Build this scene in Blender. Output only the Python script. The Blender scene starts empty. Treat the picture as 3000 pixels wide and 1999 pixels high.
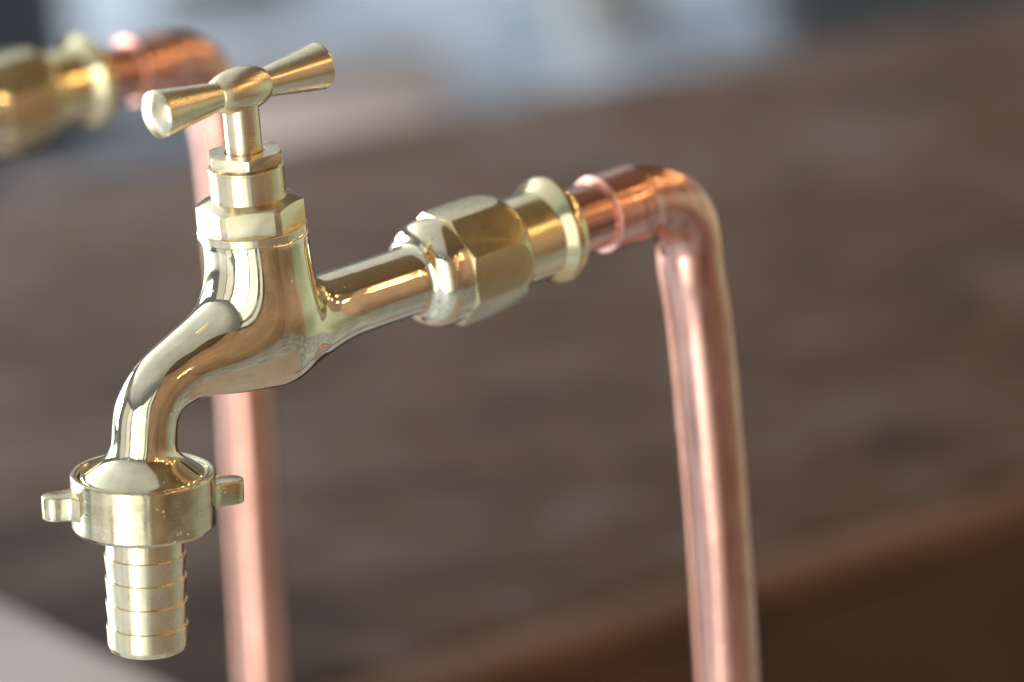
import bpy, bmesh, math, random
import numpy as np
from mathutils import Vector, Matrix

random.seed(7)
sc = bpy.context.scene
rad = math.radians

# ------------------------------------------------------------------ camera
PITCH, ROLL, CAM_Z = rad(19.0), 0.075, 1.35
cam_d = bpy.data.cameras.new("camera")
cam_o = bpy.data.objects.new("camera", cam_d)
sc.collection.objects.link(cam_o)
fw = Vector((0, math.cos(PITCH), -math.sin(PITCH)))
r0 = Vector((1, 0, 0)); u0 = Vector((0, math.sin(PITCH), math.cos(PITCH)))
rt = r0 * math.cos(ROLL) - u0 * math.sin(ROLL)
up = r0 * math.sin(ROLL) + u0 * math.cos(ROLL)
cam_o.matrix_world = Matrix(((rt.x, up.x, -fw.x, 0), (rt.y, up.y, -fw.y, 0),
                             (rt.z, up.z, -fw.z, CAM_Z), (0, 0, 0, 1)))
cam_d.sensor_width = 36.0
cam_d.lens = 132.0
cam_d.clip_start = 0.02
cam_d.clip_end = 60.0
cam_d.dof.use_dof = True
cam_d.dof.focus_distance = 0.766
cam_d.dof.aperture_fstop = 7.2
sc.camera = cam_o

# ------------------------------------------------------------------ world, lamps, exposure
w = bpy.data.worlds.new("World"); sc.world = w; w.use_nodes = True
bgn = w.node_tree.nodes["Background"]
bgn.inputs[0].default_value = (0.80, 0.86, 0.95, 1)
bgn.inputs[1].default_value = 0.20

def area(name, loc, target, sx, sy, power, col):
    d = bpy.data.lights.new(name, 'AREA'); d.shape = 'RECTANGLE'
    d.size = sx; d.size_y = sy; d.energy = power; d.color = col
    o = bpy.data.objects.new(name, d); sc.collection.objects.link(o)
    v = Vector(target) - Vector(loc)
    o.location = loc; o.rotation_euler = v.to_track_quat('-Z', 'Y').to_euler()
    return o
# daylight through the glazed doors behind and to the left of the camera: four panes
DAY = (1.0, 0.985, 0.97)
for i, (x0, x1, z0, z1, c, k) in enumerate((
        (-1.95, -1.30, 0.05, 2.2, DAY, 0.9), (-1.22, -0.62, 0.05, 2.2, DAY, 1.7),
        (-0.54, 0.02, 0.05, 2.2, (0.97, 1.0, 0.94), 0.45), (0.16, 0.34, 0.05, 2.2, (0.97, 1.0, 0.92), 0.25))):
    sx, sz = x1 - x0, z1 - z0
    area("window_pane_light", ((x0 + x1) / 2, -1.2, (z0 + z1) / 2), ((x0 + x1) / 2, 2.0, (z0 + z1) / 2),
         sx, sz, 9.0 * sx * sz * k, c)
# added fill lamps at the far left, brightening the floor and table
for y in (2.6, 4.2, 5.8):
    area("far_fill_light", (-4.2, y, 1.45), (0.0, y, 0.9), 1.3, 1.7, 260.0, DAY)
# two tall panes in the left wall close to the worktop
for y, k in ((-0.75, 2.6), (0.15, 1.6)):
    area("window_pane_light", (-2.2, y, 1.15), (0.0, y, 1.15), 0.82, 2.1, k * 0.82 * 2.1, DAY)
# small warm bulbs strung under the ceiling
for i in range(26):
    d = bpy.data.lights.new("festoon_bulb_light", 'POINT')
    d.energy = 1.3; d.color = (1.0, 0.62, 0.25); d.shadow_soft_size = 0.016
    o = bpy.data.objects.new("festoon_bulb_light", d); sc.collection.objects.link(o)
    t = i / 25.0
    o.location = (1.55 + 0.25 * math.sin(i * 2.1), -0.9 + 4.2 * t, 1.75 + 0.35 * abs(math.sin(t * 9.5)) + 0.1 * (i % 3))

sc.view_settings.view_transform = 'Standard'
sc.view_settings.look = 'None'
sc.view_settings.exposure = 0.13
sc.view_settings.gamma = 1.0
sc.view_settings.use_curve_mapping = False
sc.render.engine = 'CYCLES'
sc.cycles.use_denoising = True
sc.cycles.max_bounces = 10
sc.cycles.glossy_bounces = 8
sc.cycles.sample_clamp_indirect = 6.0
sc.cycles.blur_glossy = 0.3

# ------------------------------------------------------------------ materials
def new_mat(name):
    m = bpy.data.materials.new(name); m.use_nodes = True
    nt = m.node_tree; b = nt.nodes["Principled BSDF"]
    return m, nt, b
def node(nt, t, **kw):
    n = nt.nodes.new(t)
    for k, v in kw.items(): setattr(n, k, v)
    return n
def ramp(nt, stops):
    r = node(nt, 'ShaderNodeValToRGB')
    e = r.color_ramp.elements
    while len(e) < len(stops): e.new(0.5)
    for q, (p, c) in zip(e, stops):
        q.position = p; q.color = c if len(c) == 4 else (*c, 1)
    return r

def metal(name, base, dark, rough, rvar=0.05, smudge=0.13, aniso=0.0, scratch=0.0, specks=0.0, waves=0.0, blot=0.0, bscale=300.0):
    """polished or turned metal: tone mottling, dust specks, fine scratches, lathe grain"""
    m, nt, b = new_mat(name); L = nt.links.new
    b.inputs['Metallic'].default_value = 1.0
    tc = node(nt, 'ShaderNodeTexCoord')
    n1 = node(nt, 'ShaderNodeTexNoise'); n1.inputs['Scale'].default_value = bscale; n1.inputs['Detail'].default_value = 5
    L(tc.outputs['Object'], n1.inputs['Vector'])
    r1 = ramp(nt, [(0.3, dark), (0.65, base)])
    L(n1.outputs['Fac'], r1.inputs['Fac'])
    mx = node(nt, 'ShaderNodeMix', data_type='RGBA'); mx.inputs['Factor'].default_value = blot
    mx.inputs['A'].default_value = (*base, 1); L(r1.outputs['Color'], mx.inputs['B'])
    col = mx.outputs['Result']
    rough_out = None
    mr = node(nt, 'ShaderNodeMapRange'); mr.inputs['To Min'].default_value = max(0.02, rough - rvar); mr.inputs['To Max'].default_value = rough + rvar
    n2 = node(nt, 'ShaderNodeTexNoise'); n2.inputs['Scale'].default_value = bscale * 2.3; n2.inputs['Detail'].default_value = 6
    L(tc.outputs['Object'], n2.inputs['Vector']); L(n2.outputs['Fac'], mr.inputs['Value'])
    rough_out = mr.outputs['Result']
    sm = node(nt, 'ShaderNodeTexNoise'); sm.inputs['Scale'].default_value = 110.0; sm.inputs['Detail'].default_value = 4; sm.inputs['Roughness'].default_value = 0.6
    L(tc.outputs['Object'], sm.inputs['Vector'])
    sr = node(nt, 'ShaderNodeMapRange'); sr.inputs['From Min'].default_value = 0.48; sr.inputs['From Max'].default_value = 0.72; sr.inputs['To Max'].default_value = smudge
    L(sm.outputs['Fac'], sr.inputs['Value'])
    sa = node(nt, 'ShaderNodeMath', operation='ADD'); L(rough_out, sa.inputs[0]); L(sr.outputs['Result'], sa.inputs[1]); rough_out = sa.outputs[0]
    if specks > 0:
        vo = node(nt, 'ShaderNodeTexVoronoi'); vo.inputs['Scale'].default_value = 900.0
        L(tc.outputs['Object'], vo.inputs['Vector'])
        lt = node(nt, 'ShaderNodeMath', operation='LESS_THAN'); lt.inputs[1].default_value = 0.2
        L(vo.outputs['Distance'], lt.inputs[0])
        nz = node(nt, 'ShaderNodeTexNoise'); nz.inputs['Scale'].default_value = 160.0
        L(tc.outputs['Object'], nz.inputs['Vector'])
        gt = node(nt, 'ShaderNodeMath', operation='GREATER_THAN'); gt.inputs[1].default_value = 1.0 - specks
        L(nz.outputs['Fac'], gt.inputs[0])
        sp = node(nt, 'ShaderNodeMath', operation='MULTIPLY'); L(lt.outputs[0], sp.inputs[0]); L(gt.outputs[0], sp.inputs[1])
        m2 = node(nt, 'ShaderNodeMix', data_type='RGBA'); L(sp.outputs[0], m2.inputs['Factor'])
        L(col, m2.inputs['A']); m2.inputs['B'].default_value = (0.75, 0.72, 0.66, 1); col = m2.outputs['Result']
        m3 = node(nt, 'ShaderNodeMix', data_type='FLOAT'); L(sp.outputs[0], m3.inputs['Factor'])
        L(rough_out, m3.inputs['A']); m3.inputs['B'].default_value = 0.7; rough_out = m3.outputs['Result']
        inv = node(nt, 'ShaderNodeMath', operation='SUBTRACT'); inv.inputs[0].default_value = 1.0; L(sp.outputs[0], inv.inputs[1])
        L(inv.outputs[0], b.inputs['Metallic'])
    L(col, b.inputs['Base Color']); L(rough_out, b.inputs['Roughness'])
    nrm = None
    if waves > 0:
        nw = node(nt, 'ShaderNodeTexNoise'); nw.inputs['Scale'].default_value = 190.0; nw.inputs['Detail'].default_value = 1.5
        L(tc.outputs['Object'], nw.inputs['Vector'])
        bw = node(nt, 'ShaderNodeBump'); bw.inputs['Strength'].default_value = 1.0; bw.inputs['Distance'].default_value = waves
        L(nw.outputs['Fac'], bw.inputs['Height']); nrm = bw.outputs['Normal']
    if scratch > 0:
        ns = node(nt, 'ShaderNodeTexNoise'); ns.inputs['Scale'].default_value = 2600.0; ns.inputs['Detail'].default_value = 3
        mp = node(nt, 'ShaderNodeMapping'); mp.inputs['Scale'].default_value = (0.25, 0.25, 1.0)
        L(tc.outputs['Object'], mp.inputs['Vector']); L(mp.outputs['Vector'], ns.inputs['Vector'])
        bs = node(nt, 'ShaderNodeBump'); bs.inputs['Strength'].default_value = 1.0; bs.inputs['Distance'].default_value = scratch
        L(ns.outputs['Fac'], bs.inputs['Height'])
        if nrm: L(nrm, bs.inputs['Normal'])
        nrm = bs.outputs['Normal']
    if nrm: L(nrm, b.inputs['Normal'])
    if aniso > 0:
        tg = node(nt, 'ShaderNodeTangent', direction_type='RADIAL', axis='Z')
        L(tg.outputs[0], b.inputs['Tangent'])
        b.inputs['Anisotropic'].default_value = aniso; b.inputs['Anisotropic Rotation'].default_value = 0.25
    return m

M = {}
M['polished'] = metal("polished_brass", (0.87, 0.785, 0.56), (0.55, 0.46, 0.28), 0.055, 0.03, waves=0.00002, specks=0.36, blot=0.35)
M['turned'] = metal("turned_brass", (0.86, 0.76, 0.53), (0.68, 0.57, 0.35), 0.25, 0.05, aniso=0.75, scratch=0.000002, blot=0.5)
M['milled'] = metal("milled_brass", (0.83, 0.74, 0.51), (0.66, 0.56, 0.36), 0.19, 0.05, scratch=0.000006, blot=0.5, specks=0.30)
M['cast'] = metal("tumbled_brass", (0.79, 0.70, 0.47), (0.50, 0.43, 0.26), 0.15, 0.06, scratch=0.00003, waves=0.00003, blot=0.75, specks=0.42)
M['nut'] = metal("dull_brass", (0.70, 0.60, 0.36), (0.54, 0.45, 0.25), 0.26, 0.04, smudge=0.05, scratch=0.000004, blot=0.4)
M['fitting'] = metal("bright_brass", (0.86, 0.75, 0.44), (0.74, 0.62, 0.34), 0.13, 0.04, scratch=0.000003, blot=0.5)
M['copper'] = metal("copper", (0.88, 0.50, 0.39), (0.64, 0.31, 0.22), 0.18, 0.04, smudge=0.10, waves=0.00003, blot=0.5, bscale=90.0)
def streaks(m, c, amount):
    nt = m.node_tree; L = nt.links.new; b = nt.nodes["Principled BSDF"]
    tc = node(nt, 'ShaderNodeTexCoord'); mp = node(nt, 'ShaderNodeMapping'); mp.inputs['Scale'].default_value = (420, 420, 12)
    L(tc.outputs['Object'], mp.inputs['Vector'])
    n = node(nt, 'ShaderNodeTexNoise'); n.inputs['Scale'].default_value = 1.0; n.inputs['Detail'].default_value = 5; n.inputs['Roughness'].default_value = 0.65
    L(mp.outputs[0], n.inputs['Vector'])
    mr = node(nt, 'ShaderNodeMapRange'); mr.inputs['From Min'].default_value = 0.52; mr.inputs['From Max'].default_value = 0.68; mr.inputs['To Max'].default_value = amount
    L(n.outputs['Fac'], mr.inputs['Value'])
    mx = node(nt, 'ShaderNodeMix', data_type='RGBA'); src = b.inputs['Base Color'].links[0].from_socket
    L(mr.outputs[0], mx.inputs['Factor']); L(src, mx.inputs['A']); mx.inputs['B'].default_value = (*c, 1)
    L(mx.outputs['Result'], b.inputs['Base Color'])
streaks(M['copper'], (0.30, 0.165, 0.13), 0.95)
M['copper_cut'] = metal("bright_cut_copper", (0.90, 0.55, 0.45), (0.78, 0.42, 0.32), 0.30, 0.05)

def wood(name, c0, c1, c2, rough, scale, rot, spec=0.5):
    m, nt, b = new_mat(name); L = nt.links.new
    tc = node(nt, 'ShaderNodeTexCoord'); mp = node(nt, 'ShaderNodeMapping')
    mp.inputs['Rotation'].default_value = (0, 0, rot); mp.inputs['Scale'].default_value = (scale * 0.55, scale, scale)
    L(tc.outputs['Object'], mp.inputs['Vector'])
    n1 = node(nt, 'ShaderNodeTexNoise'); n1.inputs['Scale'].default_value = 3.0; n1.inputs['Detail'].default_value = 8; n1.inputs['Distortion'].default_value = 1.4
    L(mp.outputs[0], n1.inputs['Vector'])
    r = ramp(nt, [(0.28, c0), (0.5, c1), (0.74, c2)]); L(n1.outputs['Fac'], r.inputs['Fac'])
    L(r.outputs[0], b.inputs['Base Color'])
    n2 = node(nt, 'ShaderNodeTexNoise'); n2.inputs['Scale'].default_value = 9.0; n2.inputs['Detail'].default_value = 4; L(mp.outputs[0], n2.inputs['Vector'])
    mr = node(nt, 'ShaderNodeMapRange'); mr.inputs['To Min'].default_value = rough - 0.12; mr.inputs['To Max'].default_value = rough + 0.12
    L(n2.outputs['Fac'], mr.inputs['Value']); L(mr.outputs[0], b.inputs['Roughness'])
    bp = node(nt, 'ShaderNodeBump'); bp.inputs['Distance'].default_value = 0.0008; L(n2.outputs['Fac'], bp.inputs['Height']); L(bp.outputs[0], b.inputs['Normal'])
    b.inputs['Specular IOR Level'].default_value = spec
    return m
def plain(name, c0, c1, rough, scale=6.0):
    m, nt, b = new_mat(name); L = nt.links.new
    tc = node(nt, 'ShaderNodeTexCoord')
    n1 = node(nt, 'ShaderNodeTexNoise'); n1.inputs['Scale'].default_value = scale; n1.inputs['Detail'].default_value = 6
    L(tc.outputs['Object'], n1.inputs['Vector'])
    r = ramp(nt, [(0.3, c0), (0.7, c1)]); L(n1.outputs['Fac'], r.inputs['Fac']); L(r.outputs[0], b.inputs['Base Color'])
    b.inputs['Roughness'].default_value = rough
    bp = node(nt, 'ShaderNodeBump'); bp.inputs['Distance'].default_value = 0.001; L(n1.outputs['Fac'], bp.inputs['Height']); L(bp.outputs[0], b.inputs['Normal'])
    return m
TAZ = rad(29.0)
M['table'] = wood("dark_stained_wood", (0.034, 0.020, 0.013), (0.090, 0.056, 0.036), (0.138, 0.110, 0.098), 0.55, 6.5, -TAZ, 0.2)  # greyish tone paints the tabletop's patchy reflections into the grain
M['apron'] = wood("brown_wood", (0.045, 0.023, 0.012), (0.085, 0.042, 0.021), (0.14, 0.068, 0.032), 0.55, 2.5, -TAZ, 0.3)
M['edge'] = wood("edge_highlight_wood", (0.08, 0.038, 0.018), (0.12, 0.058, 0.028), (0.16, 0.08, 0.04), 0.5, 2.5, -TAZ, 0.3)  # lighter warm brown paints in the highlight along the table edge
M['counter'] = plain("pale_stone", (0.42, 0.38, 0.36), (0.49, 0.45, 0.425), 0.45, 14)
M['floor'] = plain("grey_concrete", (0.20, 0.25, 0.30), (0.58, 0.67, 0.78), 0.5, 5.0)
M['sage'] = plain("sage_plaster", (0.215, 0.25, 0.185), (0.26, 0.295, 0.225), 0.8, 2)
M['timber'] = wood("timber_cladding", (0.17, 0.115, 0.075), (0.25, 0.17, 0.115), (0.31, 0.22, 0.15), 0.6, 1.5, 0)
M['darktimber'] = wood("dark_timber", (0.06, 0.043, 0.028), (0.10, 0.072, 0.047), (0.14, 0.104, 0.07), 0.6, 1.5, 0)
M['white'] = plain("white_plaster", (0.34, 0.36, 0.385), (0.42, 0.44, 0.465), 0.8, 2)
M['navy'] = plain("dark_navy_paint", (0.004, 0.005, 0.009), (0.008, 0.010, 0.016), 0.6)
M['card'] = plain("cardboard", (0.34, 0.285, 0.255), (0.42, 0.355, 0.325), 0.8)
M['bucket'] = plain("pale_grey_green_plastic", (0.38, 0.41, 0.39), (0.46, 0.49, 0.47), 0.45)
M['lilac'] = plain("lilac_grey_cloth", (0.22, 0.20, 0.21), (0.30, 0.275, 0.285), 0.9, 12)
M['slate'] = plain("slate_grey_plastic", (0.12, 0.135, 0.15), (0.16, 0.175, 0.19), 0.5)
M['dark'] = plain("charcoal_laminate", (0.03, 0.033, 0.035), (0.05, 0.053, 0.055), 0.5)

# ------------------------------------------------------------------ mesh helpers (tap meshes are laid out in millimetres)
MM = 0.001
WORLD = {}                                      # object name -> world matrix, for parenting
def link(name, me, mat, world, parent=None):
    o = bpy.data.objects.new(name, me); sc.collection.objects.link(o)
    if mat is not None and not me.materials: me.materials.append(mat)
    if parent is not None:
        o.parent = parent
        o.matrix_local = WORLD[parent.name].inverted() @ world
    else:
        o.matrix_world = world
    WORLD[o.name] = world.copy()
    return o
def tag(o, label=None, cat=None, group=None, kind=None):
    if label: o['label'] = label
    if cat: o['category'] = cat
    if group: o['group'] = group
    if kind: o['kind'] = kind
    return o
def empty(name, world):
    o = bpy.data.objects.new(name, None); o.empty_display_size = 0.02
    sc.collection.objects.link(o); o.matrix_world = world; WORLD[o.name] = world.copy()
    return o
def frame(origin, axis, xdir):
    """matrix with local Z along axis and local X as close to xdir as can be; origin in mm"""
    z = Vector(axis).normalized(); x = Vector(xdir); x = (x - z * x.dot(z)).normalized(); y = z.cross(x)
    o = Vector(origin) * MM
    return Matrix(((x.x, y.x, z.x, o.x), (x.y, y.y, z.y, o.y), (x.z, y.z, z.z, o.z), (0, 0, 0, 1)))
def round_profile(pts):
    """pts: (r, z[, bevel]) -> profile with rounded corners and support points"""
    P = [Vector((p[0], p[1])) for p in pts]; B = [(p[2] if len(p) > 2 else 0.0) for p in pts]
    out = []
    for i, p in enumerate(P):
        b = B[i]
        if b <= 0 or i in (0, len(P) - 1):
            out.append(p); continue
        a = (P[i - 1] - p); c = (P[i + 1] - p)
        b = min(b, a.length * 0.48, c.length * 0.48)
        a.normalize(); c.normalize()
        A = p + a * b; Cc = p + c * b
        out.append(A + a * min(b * 0.2, 0.1))
        n = 7
        for k in range(n + 1):
            t = k / n
            out.append(A * (1 - t) ** 2 + p * 2 * t * (1 - t) + Cc * t * t)
        out.append(Cc + c * min(b * 0.2, 0.1))
    return out
def shade(me, ang=26):
    for p in me.polygons: p.use_smooth = True
    me.set_sharp_from_angle(angle=rad(ang))
def lathe_bm(profile, seg=96):
    bm = bmesh.new(); rings = []
    for q in profile:
        r, z = q[0], q[1]
        if r < 1e-6:
            rings.append([bm.verts.new((0, 0, z * MM))])
        else:
            rings.append([bm.verts.new((r * MM * math.cos(2 * math.pi * k / seg), r * MM * math.sin(2 * math.pi * k / seg), z * MM)) for k in range(seg)])
    for A, B in zip(rings, rings[1:]):
        if len(A) == 1 and len(B) == 1: continue
        for k in range(seg):
            k2 = (k + 1) % seg
            if len(A) == 1: bm.faces.new((A[0], B[k2], B[k]))
            elif len(B) == 1: bm.faces.new((A[k], A[k2], B[0]))
            else: bm.faces.new((A[k], A[k2], B[k2], B[k]))
    bmesh.ops.recalc_face_normals(bm, faces=bm.faces)
    return bm
def to_mesh(name, bm, ang=26):
    me = bpy.data.meshes.new(name); bm.to_mesh(me); bm.free(); shade(me, ang); return me
def lathe(name, prof, world, mat, parent, seg=96):
    return link(name, to_mesh(name, lathe_bm(round_profile(prof), seg)), mat, world, parent)
def poly_nut(name, n, R, z0, z1, ang0, cutter, hole, world, mat, parent):
    """n-sided prism cut by a turned profile (corner rounding and chamfers), edges softened"""
    bm = bmesh.new()
    lo = [bm.verts.new((R * MM * math.cos(ang0 + 2 * math.pi * k / n), R * MM * math.sin(ang0 + 2 * math.pi * k / n), z0 * MM)) for k in range(n)]
    hi = [bm.verts.new((v.co.x, v.co.y, z1 * MM)) for v in lo]
    bm.faces.new(lo[::-1]); bm.faces.new(hi)
    for k in range(n): bm.faces.new((lo[k], lo[(k + 1) % n], hi[(k + 1) % n], hi[k]))
    pm = bpy.data.meshes.new(name); bm.to_mesh(pm); bm.free()
    a = bpy.data.objects.new("tmp_prism", pm); sc.collection.objects.link(a)
    cm = to_mesh("tmp_cut", lathe_bm(cutter, 160)); c = bpy.data.objects.new("tmp_cut", cm); sc.collection.objects.link(c)
    tmp = [a, c]
    md = a.modifiers.new("i", 'BOOLEAN'); md.operation = 'INTERSECT'; md.object = c; md.solver = 'EXACT'
    if hole:
        hm = to_mesh("tmp_hole", lathe_bm(hole, 96)); h = bpy.data.objects.new("tmp_hole", hm); sc.collection.objects.link(h)
        md = a.modifiers.new("h", 'BOOLEAN'); md.operation = 'DIFFERENCE'; md.object = h; md.solver = 'EXACT'; tmp.append(h)
    md = a.modifiers.new("b", 'BEVEL'); md.width = 0.12 * MM; md.segments = 2; md.limit_method = 'ANGLE'; md.angle_limit = rad(20)
    dg = bpy.context.evaluated_depsgraph_get()
    me = bpy.data.meshes.new_from_object(a.evaluated_get(dg)); me.name = name
    for o in tmp: bpy.data.objects.remove(o, do_unlink=True)
    me.materials.clear()
    shade(me, 22)
    return link(name, me, mat, world, parent)
def sweep(name, pts, world, mat, parent, seg=64, cap=True, i0=0, i1=None, dr=0.0):
    """tube through (x, y, z, r) points in mm"""
    P = [Vector(p[:3]) * MM for p in pts]; rr = [(p[3] + dr) * MM for p in pts]; i1 = len(P) if i1 is None else i1
    bm = bmesh.new(); rings = []; ref = Vector((0, 1, 0))
    for i, p in enumerate(P):
        if i < i0 or i >= i1: continue
        t = (P[min(i + 1, len(P) - 1)] - P[max(i - 1, 0)]).normalized()
        x = (ref - t * ref.dot(t)).normalized(); y = t.cross(x)
        rings.append([bm.verts.new(p + (x * math.cos(2 * math.pi * k / seg) + y * math.sin(2 * math.pi * k / seg)) * rr[i]) for k in range(seg)])
    for A, B in zip(rings, rings[1:]):
        for k in range(seg):
            bm.faces.new((A[k], A[(k + 1) % seg], B[(k + 1) % seg], B[k]))
    if cap: bm.faces.new(rings[0][::-1]); bm.faces.new(rings[-1])
    bmesh.ops.recalc_face_normals(bm, faces=bm.faces)
    return link(name, to_mesh(name, bm, 40), mat, world, parent)
def box(name, x0, x1, y0, y1, z0, z1, world, mat, parent=None, bev=0.004):
    bm = bmesh.new(); bmesh.ops.create_cube(bm, size=1)
    for v in bm.verts:
        v.co = Vector(((x0 + x1) / 2 + v.co.x * (x1 - x0), (y0 + y1) / 2 + v.co.y * (y1 - y0), (z0 + z1) / 2 + v.co.z * (z1 - z0)))
    if bev: bmesh.ops.bevel(bm, geom=list(bm.edges), offset=bev, segments=3, profile=0.5, affect='EDGES')
    return link(name, to_mesh(name, bm, 35), mat, world, parent)
def prism(name, outline, z0, z1, world, mat, parent=None, bev=0.004, seg=3):
    bm = bmesh.new()
    lo = [bm.verts.new((x, y, z0)) for x, y in outline]; hi = [bm.verts.new((x, y, z1)) for x, y in outline]
    n = len(lo); bm.faces.new(lo[::-1]); bm.faces.new(hi)
    for k in range(n): bm.faces.new((lo[k], lo[(k + 1) % n], hi[(k + 1) % n], hi[k]))
    bmesh.ops.recalc_face_normals(bm, faces=bm.faces)
    if bev:
        ed = [e for e in bm.edges if abs(e.verts[0].co.z - e.verts[1].co.z) < 1e-9 or len(outline) < 8]
        bmesh.ops.bevel(bm, geom=ed, offset=bev, segments=seg, profile=0.5, affect='EDGES')
    return link(name, to_mesh(name, bm, 35), mat, world, parent)

# ------------------------------------------------------------------ the setting
I4 = Matrix.Identity(4)
tag(box('floor', -5, 5, -2.2, 9.0, -0.1, 0.0, I4, M['floor'], None, 0), kind='structure')
tag(box('wall_right_rear', 2.3, 2.45, -1.6, 0.55, 0.0, 3.0, I4, M['timber'], None, 0), kind='structure')
tag(box('wall_right', 2.3, 2.45, 0.552, 9.0, 0.0, 1.45, I4, M['sage'], None, 0), kind='structure')
tag(box('wall_right_upper', 2.3, 2.45, 0.552, 9.0, 1.452, 3.0, I4, M['darktimber'], None, 0), kind='structure')
tag(box('wall_behind', 0.45, 2.3, -1.35, -1.2, 0.0, 3.0, I4, M['timber'], None, 0), kind='structure')
tag(box('ceiling', 0.5, 2.3, -1.6, 9.0, 3.0, 3.1, I4, M['darktimber'], None, 0), kind='structure')
tag(box('ceiling_white', -3.0, 0.498, -1.6, 9.0, 3.0, 3.1, I4, M['white'], None, 0), kind='structure')

for x, hw in ((-2.03, 0.03), (-1.26, 0.03), (-0.58, 0.03), (0.09, 0.065), (0.40, 0.05)):  # unseen posts added for dark reflected stripes, the widest for the photographer
    tag(box('reflection_post', x - hw, x + hw, -1.28, -1.18, 0.0, 2.35, I4, M['dark'], None, 0), kind='structure')

# ------------------------------------------------------------------ wooden table behind the taps
def far_table():
    e = Vector((math.cos(TAZ), math.sin(TAZ), 0))
    B = Vector((-0.0287, 1.2287, 0))                    # a point on the near edge
    f0 = Vector((-0.139, 1.952, 0)); az2 = rad(23.0); e2 = Vector((math.cos(az2), math.sin(az2), 0))
    nrm = Vector((-e.y, e.x, 0))
    root = empty('wooden_table', Matrix.Translation((0.2, 1.7, 0)))
    tag(root, 'dark brown wooden table spread out behind the copper pipes', 'table')
    q = [B - e * 0.75 + nrm * 0.026, B + e * 1.1 + nrm * 0.026, f0 + e2 * 1.15, f0 - e2 * 0.62]
    top = prism('tabletop', [(v.x, v.y) for v in q], 0.765, 0.80, I4, M['table'], root, 0.012, 4)
    a0 = B - e * 0.76; a1 = B + e * 1.11
    b0 = a0 + nrm * 0.0255; b1 = a1 + nrm * 0.0255
    prism('apron', [(v.x, v.y) for v in (a0, a1, b1, b0)], 0.50, 0.7865, I4, M['apron'], root, 0.003)
    prism('edge_highlight', [(v.x, v.y) for v in (a0, a1, b1, b0)], 0.787, 0.801, I4, M['edge'], root, 0.006, 4)  # strip carrying the painted edge highlight
    for v in (B - e * 0.64 + nrm * 0.12, B + e * 0.98 + nrm * 0.12, f0 + e2 * 1.02 - nrm * 0.1, f0 - e2 * 0.5 - nrm * 0.1):
        box('leg', v.x - 0.035, v.x + 0.035, v.y - 0.035, v.y + 0.035, 0.0, 0.7645, I4, M['apron'], root)
far_table()

# ------------------------------------------------------------------ pale worktop below the tap outlets
THETA = rad(38.0)
P0 = Vector((-0.0510, 0.7342, 1.1234))
def worktop():
    A = Vector((-0.1144, 1.0775, 0)); a = Vector((math.cos(THETA), math.sin(THETA), 0)); n = Vector((-a.y, a.x, 0))
    root = empty('stone_ledge', Matrix.Translation((A.x - 0.05, A.y - 0.1, 0)))
    tag(root, 'pale stone ledge in the lower left corner below the hose tail', 'ledge')
    q = [A - n * 0.55, A + n * 0.5, A + n * 0.5 - a * 0.15, A - n * 0.55 - a * 0.15]
    prism('slab', [(v.x, v.y) for v in q], 0.845, 0.875, I4, M['counter'], root, 0.004)
    q = [A - n * 0.53 - a * .02, A + n * 0.48 - a * .02, A + n * 0.48 - a * 0.13, A - n * 0.53 - a * 0.13]
    prism('panel', [(v.x, v.y) for v in q], 0.0, 0.8445, I4, M['counter'], root, 0.003)
worktop()

# ------------------------------------------------------------------ blurred things on the floor beyond the table
def floor_things():
    tag(box('cabinet', -1.25, -0.575, 4.6, 5.1, 0.0, 0.9, I4, M['navy']), 'dark navy cabinet blurred at the far left edge', 'cabinet')
    tag(box('storage_box', -0.34, -0.06, 4.5, 4.9, 0.0, 0.09, I4, M['card']), 'blurred pinkish beige cardboard box on the floor beyond the table', 'box')
    tag(box('folded_blanket', -0.62, -0.36, 4.3, 4.55, 0.0, 0.05, I4, M['lilac'], None, 0.02), 'blurred lilac grey folded blanket on the floor left of the beige box', 'blanket')
    tag(box('tool_case', -0.50, -0.30, 5.45, 5.65, 0.0, 0.04, I4, M['slate']), 'blurred dark grey case on the floor behind the beige box', 'case')
    tag(box('sideboard', 0.40, 1.7, 4.9, 5.6, 0.0, 0.8, I4, M['dark']), 'dark brown sideboard blurred at the top right beyond the table', 'sideboard')
    root = lathe('bucket', [(0, 0), (60, 0, 5), (80, 130, 3), (75, 130, 2), (56, 8, 4), (0, 8)], Matrix.Translation((0.17, 5.2, 0.0)), M['bucket'], None, 48)
    tag(root, 'pale grey green bucket blurred on the floor beside the dark brown sideboard', 'bucket')
floor_things()

# ------------------------------------------------------------------ brass tap body as one cast surface (signed distances, surface nets)
def spline(pts, n):
    P = np.array(pts, float); out = []
    for i in range(len(P) - 1):
        p0 = P[max(i - 1, 0)]; p1 = P[i]; p2 = P[i + 1]; p3 = P[min(i + 2, len(P) - 1)]
        for k in range(n):
            t = k / n
            out.append(0.5 * ((2 * p1) + (-p0 + p2) * t + (2 * p0 - 5 * p1 + 4 * p2 - p3) * t * t + (-p0 + 3 * p1 - 3 * p2 + p3) * t ** 3))
    out.append(P[-1]); return np.array(out)
SPOUT = spline([(1.0, -21.2, 10.5), (-7.0, -21.1, 9.8), (-15.2, -21.3, 8.2), (-20.6, -22.35, 7.15), (-25.7, -24.3, 6.7),
                (-29.0, -27.4, 6.55), (-30.6, -30.5, 6.65), (-31.7, -36.2, 6.7), (-32.5, -41.5, 6.75)], 16)
INLET = spline([(3.0, -21.0, 10.3), (10.5, -20.6, 8.75), (16.5, -19.95, 7.85), (23.0, -19.45, 7.4), (37.0, -19.15, 7.35), (48.0, -18.95, 7.35)], 12)
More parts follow.
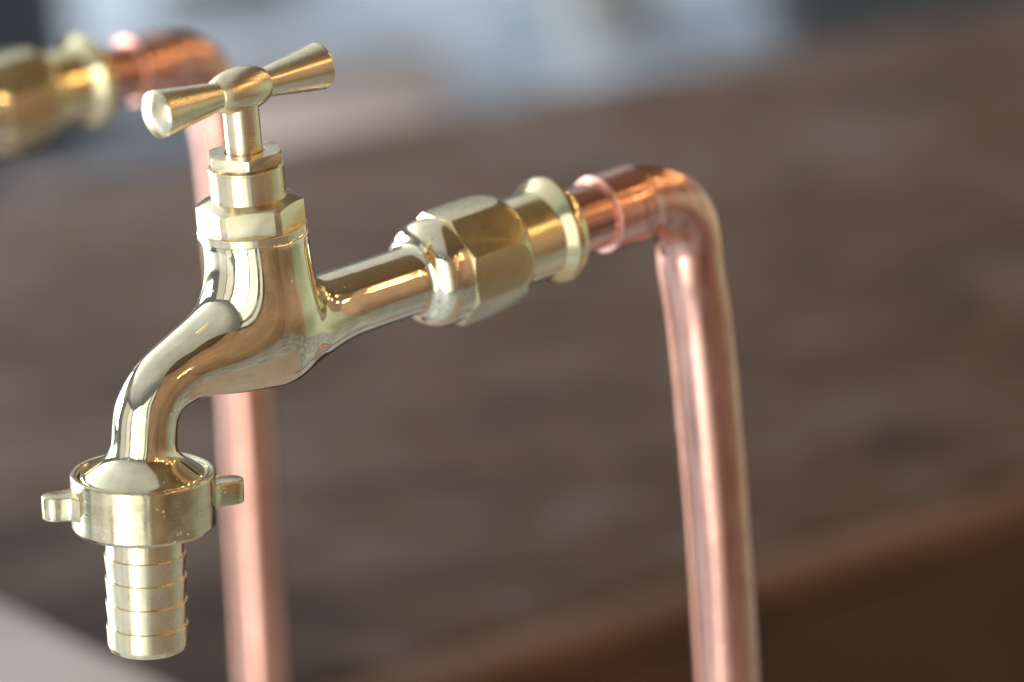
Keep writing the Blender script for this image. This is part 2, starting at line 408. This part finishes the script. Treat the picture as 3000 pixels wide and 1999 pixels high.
NECK = spline([(0.0, 4.0, 11.15), (0.3, -4.0, 11.0), (0.45, -8.0, 11.0), (0.5, -13.0, 10.9)], 12)
def tube_sdf(X, Y, Z, path):
    d = np.full(X.shape, 1e9)
    for A, B in zip(path[:-1], path[1:]):
        ex, ez = B[0] - A[0], B[1] - A[1]; l2 = ex * ex + ez * ez + 1e-12
        t = np.clip(((X - A[0]) * ex + (Z - A[1]) * ez) / l2, 0, 1)
        dx = X - A[0] - ex * t; dz = Z - A[1] - ez * t
        d = np.minimum(d, np.sqrt(dx * dx + Y * Y + dz * dz) - (A[2] + (B[2] - A[2]) * t))
    return d
def smin(a, b, k):
    h = np.maximum(k - np.abs(a - b), 0) / k
    return np.minimum(a, b) - h * h * h * k / 6.0
TAIL_AX = np.array([-0.0873, -0.9962])                     # outlet axis, pointing down
def body_sdf(X, Y, Z):
    d = smin(tube_sdf(X, Y, Z, NECK), tube_sdf(X, Y, Z, SPOUT), 13.0)
    d = smin(d, tube_sdf(X, Y, Z, INLET), 3.2)
    # rounded inlet bell
    ax = (X - 47.2); rr = np.sqrt(Y * Y + (Z + 19.0) ** 2)
    q0 = np.abs(ax) - (8.0 - 5.2); q1 = rr - (11.8 - 5.2)
    bell = np.sqrt(np.maximum(q0, 0) ** 2 + np.maximum(q1, 0) ** 2) + np.minimum(np.maximum(q0, q1), 0) - 5.2
    d = smin(d, bell, 2.0)
    # conical foot sitting in the union nut
    u = (X + 32.6) * TAIL_AX[0] + (Z + 41.3) * TAIL_AX[1]     # distance down the outlet axis
    px = X + 32.6 - u * TAIL_AX[0]; pz = Z + 41.3 - u * TAIL_AX[1]
    rad_ = np.sqrt(px * px + pz * pz + Y * Y)
    c = math.cos(rad(33)); s_ = math.sin(rad(33))
    cone = np.maximum(np.maximum((rad_ - 12.7) * s_ - (u - 0.15) * c, rad_ - 13.0), u - 2.2)
    d = smin(d, cone, 3.2)
    return np.maximum(np.maximum(d, Z - 1.6), X - 48.6)
def surface_nets(f, lo, hi, h):
    nx, ny, nz = [int(math.ceil((b - a) / h)) + 1 for a, b in zip(lo, hi)]
    xs = lo[0] + h * np.arange(nx); ys = lo[1] + h * np.arange(ny); zs = lo[2] + h * np.arange(nz)
    X, Y, Z = np.meshgrid(xs, ys, zs, indexing='ij')
    V = f(X, Y, Z); S = V < 0
    cnt = np.zeros((nx - 1, ny - 1, nz - 1)); acc = np.zeros((nx - 1, ny - 1, nz - 1, 3))
    cor = [(i, j, k) for i in (0, 1) for j in (0, 1) for k in (0, 1)]
    sl = lambda g, c: g[c[0]:nx - 1 + c[0], c[1]:ny - 1 + c[1], c[2]:nz - 1 + c[2]]
    for a in cor:
        for ax in range(3):
            if a[ax]: continue
            b = list(a); b[ax] = 1; b = tuple(b)
            va, vb = sl(V, a), sl(V, b); m = (va < 0) != (vb < 0)
            t = np.where(m, va / np.where(m, va - vb, 1), 0)
            for q in range(3):
                acc[..., q] += np.where(m, a[q] + (t if q == ax else 0), 0)
            cnt += m
    act = cnt > 0; idx = -np.ones(act.shape, int); idx[act] = np.arange(act.sum())
    I = np.argwhere(act); P = (I + acc[act] / cnt[act][:, None]) * h + np.array(lo)
    quads = []
    for ax in range(3):
        o = [q for q in range(3) if q != ax]
        s0 = [slice(None)] * 3; s1 = [slice(None)] * 3; s0[ax] = slice(0, -1); s1[ax] = slice(1, None)
        m = S[tuple(s0)] != S[tuple(s1)]
        E = np.argwhere(m); E = E[(E[:, o[0]] > 0) & (E[:, o[1]] > 0) & (E[:, o[0]] < act.shape[o[0]]) & (E[:, o[1]] < act.shape[o[1]])]
        st = S[E[:, 0], E[:, 1], E[:, 2]]
        def cell(d0, d1):
            c = E.copy(); c[:, o[0]] -= d0; c[:, o[1]] -= d1; return idx[c[:, 0], c[:, 1], c[:, 2]]
        Q = np.stack([cell(0, 0), cell(1, 0), cell(1, 1), cell(0, 1)], 1)
        fl = st if ax != 1 else ~st
        Q[~fl] = Q[~fl][:, ::-1]
        quads.append(Q)
    Q = np.concatenate(quads)
    def grad(P):
        e = 0.05; g = []
        for q in range(3):
            A = P.copy(); B = P.copy(); A[:, q] += e; B[:, q] -= e
            g.append((f(*A.T) - f(*B.T)) / (2 * e))
        return np.stack(g, 1)
    for _ in range(4):
        g = grad(P); P = P - f(*P.T)[:, None] * g / np.maximum((g * g).sum(1), 1e-6)[:, None]
    g = grad(P); g /= np.maximum(np.linalg.norm(g, axis=1), 1e-9)[:, None]
    ed = np.concatenate([Q[:, [0, 1]], Q[:, [1, 2]], Q[:, [2, 3]], Q[:, [3, 0]]])
    for _ in range(4):                                   # even out the cast surface's normals a little
        a = g.copy(); np.add.at(a, ed[:, 0], g[ed[:, 1]]); np.add.at(a, ed[:, 1], g[ed[:, 0]])
        g = a / np.maximum(np.linalg.norm(a, axis=1), 1e-9)[:, None]
    return P, Q, g
def body_mesh():
    P, Q, g = surface_nets(body_sdf, (-48, -15, -46), (51, 15, 3), 0.55)
    me = bpy.data.meshes.new('body'); me.from_pydata((P * MM).tolist(), [], Q.tolist()); me.update()
    # make faces agree with the outward direction
    c = np.array([p.normal for p in me.polygons[:200]]); gi = np.array([g[p.vertices[0]] for p in me.polygons[:200]])
    if (c * gi).sum() < 0: me.flip_normals()
    for p in me.polygons: p.use_smooth = True
    me.normals_split_custom_set_from_vertices(g.tolist())
    return me

# ------------------------------------------------------------------ the tap (local frame: X along the inlet towards the pipe, Z up, mm)
def make_tap():
    RW = Matrix.Translation(P0) @ Matrix.Rotation(THETA, 4, 'Z')
    root = empty('brass_tap', RW)
    W = lambda m: RW @ m
    link('body', body_mesh(), M['polished'], W(I4), root)
    Z, X = (0, 0, 1), (1, 0, 0)
    up0 = W(frame((-0.3, 0, 0), Z, X))
    # bonnet: flange, hexagon with turned corners, sleeve
    bon = lathe('bonnet', [(0, 8), (7.75, 8.0), (7.75, 15.35), (7.85, 15.5, .1), (7.85, 15.9, .25), (7.1, 15.95, .2), (6.9, 15.3, .1), (0, 15.3)], up0, M['turned'], root)
    fl = lathe('flange', [(0, 1.4), (11.3, 1.4, .2), (11.4, 3.15, .3), (10.6, 3.3), (0, 3.3)], up0, M['turned'], bon)
    view = rad(-124.0)
    poly_nut('hexagon', 6, 9.97 / math.cos(rad(30)), 3.2, 9.4, view - rad(1) + rad(30),
             [(0, 3.0), (10.7, 3.0), (11.1, 3.35), (11.1, 7.95), (7.72, 9.25), (0, 9.25)], None, up0, M['milled'], bon)
    gl = poly_nut('gland_nut', 6, 8.2, 16.35, 18.85, view + rad(4),
             [(0, 16.35), (7.75, 16.35), (8.25, 16.65), (8.25, 18.5), (7.5, 18.85), (0, 18.85)],
             [(0, 17.6), (4.15, 17.6), (4.15, 20), (0, 20)], up0, M['milled'], root)
    lathe('shank', [(0, 15.0), (6.4, 15.0), (6.4, 16.4), (0, 16.4)], up0, M['turned'], gl)
    lathe('spindle', [(0, 15.5), (3.75, 15.5), (3.75, 29.5, .1), (0, 29.5)], up0, M['turned'], root, 72)
    # T-bar handle
    hd = Vector((math.cos(rad(3.8)), math.sin(rad(3.8)), 0))
    hw = W(frame((0.0, 0, 31.6), hd, Z))
    hub = [(0, -6.1), (3.2, -6.1, .15)]
    for k in range(1, 20):
        z = -5.8 + 11.6 * k / 20
        hub.append((4.75 * math.sqrt(max(0, 1 - (z / 8.3) ** 2)), z))
    hub += [(3.2, 6.1, .15), (0, 6.1)]
    h = lathe('handle', hub, hw, M['turned'], root)
    for s in (-1, 1):
        gw = W(frame((0.0, 0, 31.6), hd * s, Z))
        pr = [(0, 5.5), (2.95, 5.5), (3.05, 7.0), (4.85, 20.5, .0), (4.93, 21.1, .25)]
        for k in range(1, 9):
            a = k / 8 * math.pi / 2
            pr.append((4.75 * math.cos(a), 21.35 + 1.25 * math.sin(a) ** 1.5))
        pr[-1] = (0, 22.62)
        lathe('grip', pr, gw, M['turned'], h)
    # hose union: wing nut with two ears and a barbed tail
    ax = Vector((-0.0873, 0, -0.9962))
    uw = W(frame((-32.7, 0, -41.2), ax, X))
    un = lathe('union_nut', [(13.05, 2.6), (13.12, 0.7, .2), (13.6, 0.12, .3), (14.5, 0.0, .25), (14.78, 0.5, .3), (14.72, 10.9, .0), (14.0, 11.9, .7), (8.3, 11.95, .2), (8.0, 11.2), (8.0, 6), (13.0, 6), (13.05, 2.6)], uw, M['cast'], root, 128)
    # outline of one ear seen along the nut axis (local x radial)
    for s in (0, math.pi):
        az = rad(-22.4) + s
        d = Vector((math.cos(az), math.sin(az), 0))
        ew = W(frame((-32.7, 0, -41.2), ax, d))
        o = [(13.2, -5.2), (14.3, -4.6), (15.1, -3.4), (16.0, -2.85), (18.2, -2.65)]
        for k in range(1, 12):
            a = -math.pi / 2 + math.pi * k / 12
            o.append((18.2 + 2.65 * math.cos(a), 2.65 * math.sin(a)))
        o += [(18.2, 2.65), (16.0, 2.85), (15.1, 3.4), (14.3, 4.6), (13.2, 5.2)]
        prism('ear', [(x * MM, y * MM) for x, y in o], 3.3 * MM, 8.3 * MM, ew, M['cast'], un, 0.35 * MM, 3)
    pr = [(5.6, 8.0), (7.9, 8.0), (8.0, 17.2)]
    zs = [17.45, 22.35, 27.4, 32.65]
    for i, z in enumerate(zs):
        pr += [(8.0, z - 0.08), (8.42, z, .06)]
        if i < 3: pr += [(8.02, zs[i + 1] - 0.5)]
    pr += [(8.25, 36.9, .3), (7.75, 38.0, .3), (5.7, 38.0, .2), (5.6, 8.0)]
    lathe('hose_tail', pr, uw, M['turned'], root, 128)
    # octagonal coupling nut, neck and flared ring on the inlet
    ia = Vector((0.99912, 0, 0.042))
    cw = W(frame((43.6, 0, -19.15), ia, (0, -1, 0)))
    cut = [(0, 3.45), (11.95, 3.45), (12.95, 3.95), (12.95, 13.4)]
    for k in range(1, 11):
        a = k / 10 * math.pi / 2 * 0.86
        cut.append((10.0 + 2.95 * math.cos(a), 13.4 + 7.6 * math.sin(a)))
    cut += [(9.75, 21.4), (0, 21.4)]
    on = poly_nut('coupling_nut', 8, 12.9, 3.4, 22.1, rad(22.5), cut, None, cw, M['nut'], root)
    lathe('collar', [(0, 19), (9.7, 19), (9.7, 30.2, .4), (11.75, 32.6, .35), (12.1, 33.7, .5), (11.6, 35.5, .8), (8.2, 36.0, .3), (7.9, 35.0), (0, 35.0)], cw, M['fitting'], on)
    return root, RW

def make_copper(RW, riser, rr=7.72):
    """elbow and riser in the tap frame; riser: list of (x, z) below the bend"""
    root = empty('copper_pipe', RW @ Matrix.Translation((riser[-1][0] * MM, 0, riser[-1][1] * MM)))
    ia = Vector((0.9998, 0, 0.020))
    cw = RW @ frame((43.6, 0, -18.6), ia, (0, -1, 0))
    lathe('stub', [(0, 30), (7.5, 30), (7.5, 58), (0, 58)], cw, M['copper'], root)
    x0, z0, Rb = 102.7, -17.45, 14.6
    el = [(91.0, 0, -17.66, 8.7), (101.2, 0, -17.49, 8.7), (101.8, 0, z0, 8.66), (102.5, 0, z0, 8.4)]
    END = rad(86.6)
    for k in range(1, 25):
        a = k / 24 * END
        el.append((x0 + Rb * math.sin(a), 0, z0 - Rb * (1 - math.cos(a)), 8.25 - (8.25 - rr - 0.03) * (k / 24)))
    xe, ze = el[-1][0], el[-1][2]
    nb = len(el)
    lean = math.tan(rad(90) - END)
    sp = spline([(xe, ze, rr + 0.02), (xe + 6 * lean, ze - 6.0, rr)] + [(x, z, rr) for x, z in riser], 10)
    full = el + [(q[0], 0, q[1], q[2]) for q in sp[1:]]
    sweep('elbow', full, RW @ I4, M['copper'], root, 96, False, 0, nb + 9, 0.03)
    sweep('riser', full, RW @ I4, M['copper'], root, 96, True, nb + 6, None)
    lathe('socket_rim', [(7.55, 47.3), (8.6, 47.27, .12), (8.76, 47.5, .12), (8.72, 47.9, .1), (8.5, 48.1), (7.55, 47.3)], cw, M['copper_cut'], root)
    return root

def copy_tree(o, parent=None):
    c = o.copy(); sc.collection.objects.link(c); c.parent = parent
    for ch in list(o.children): copy_tree(ch, c)
    return c

tap, RW = make_tap()
tag(tap, 'sharply focused brass tap with T-bar handle and barbed hose tail in front', 'tap', 'brass taps in a row')
OFF = Vector((-0.1141, 0.1540, 0.0014))
PIV = Matrix.Translation((76.4 * MM, 0, -18.2 * MM))
RW2 = Matrix.Translation(OFF) @ RW @ PIV @ Matrix.Rotation(rad(2.8), 4, 'Y') @ PIV.inverted()
RW3 = Matrix.Translation(OFF) @ RW @ PIV @ Matrix.Rotation(rad(1.2), 4, 'Y') @ PIV.inverted()
tap2 = copy_tree(tap); tap2.matrix_world = RW3
tag(tap2, 'blurred brass tap behind, cut off by the left edge of the picture', 'tap', 'brass taps in a row')
RISER = [(119.2, -52), (121.0, -92), (121.4, -140), (121.4, -200), (121.4, -250.5)]
cp = make_copper(RW, RISER)
tag(cp, 'copper pipe bending down from the front tap on the right', 'pipe', 'copper riser pipes')
cp2 = make_copper(RW2, RISER, 7.1)
tag(cp2, 'blurred copper pipe rising behind the front tap on the left', 'pipe', 'copper riser pipes')
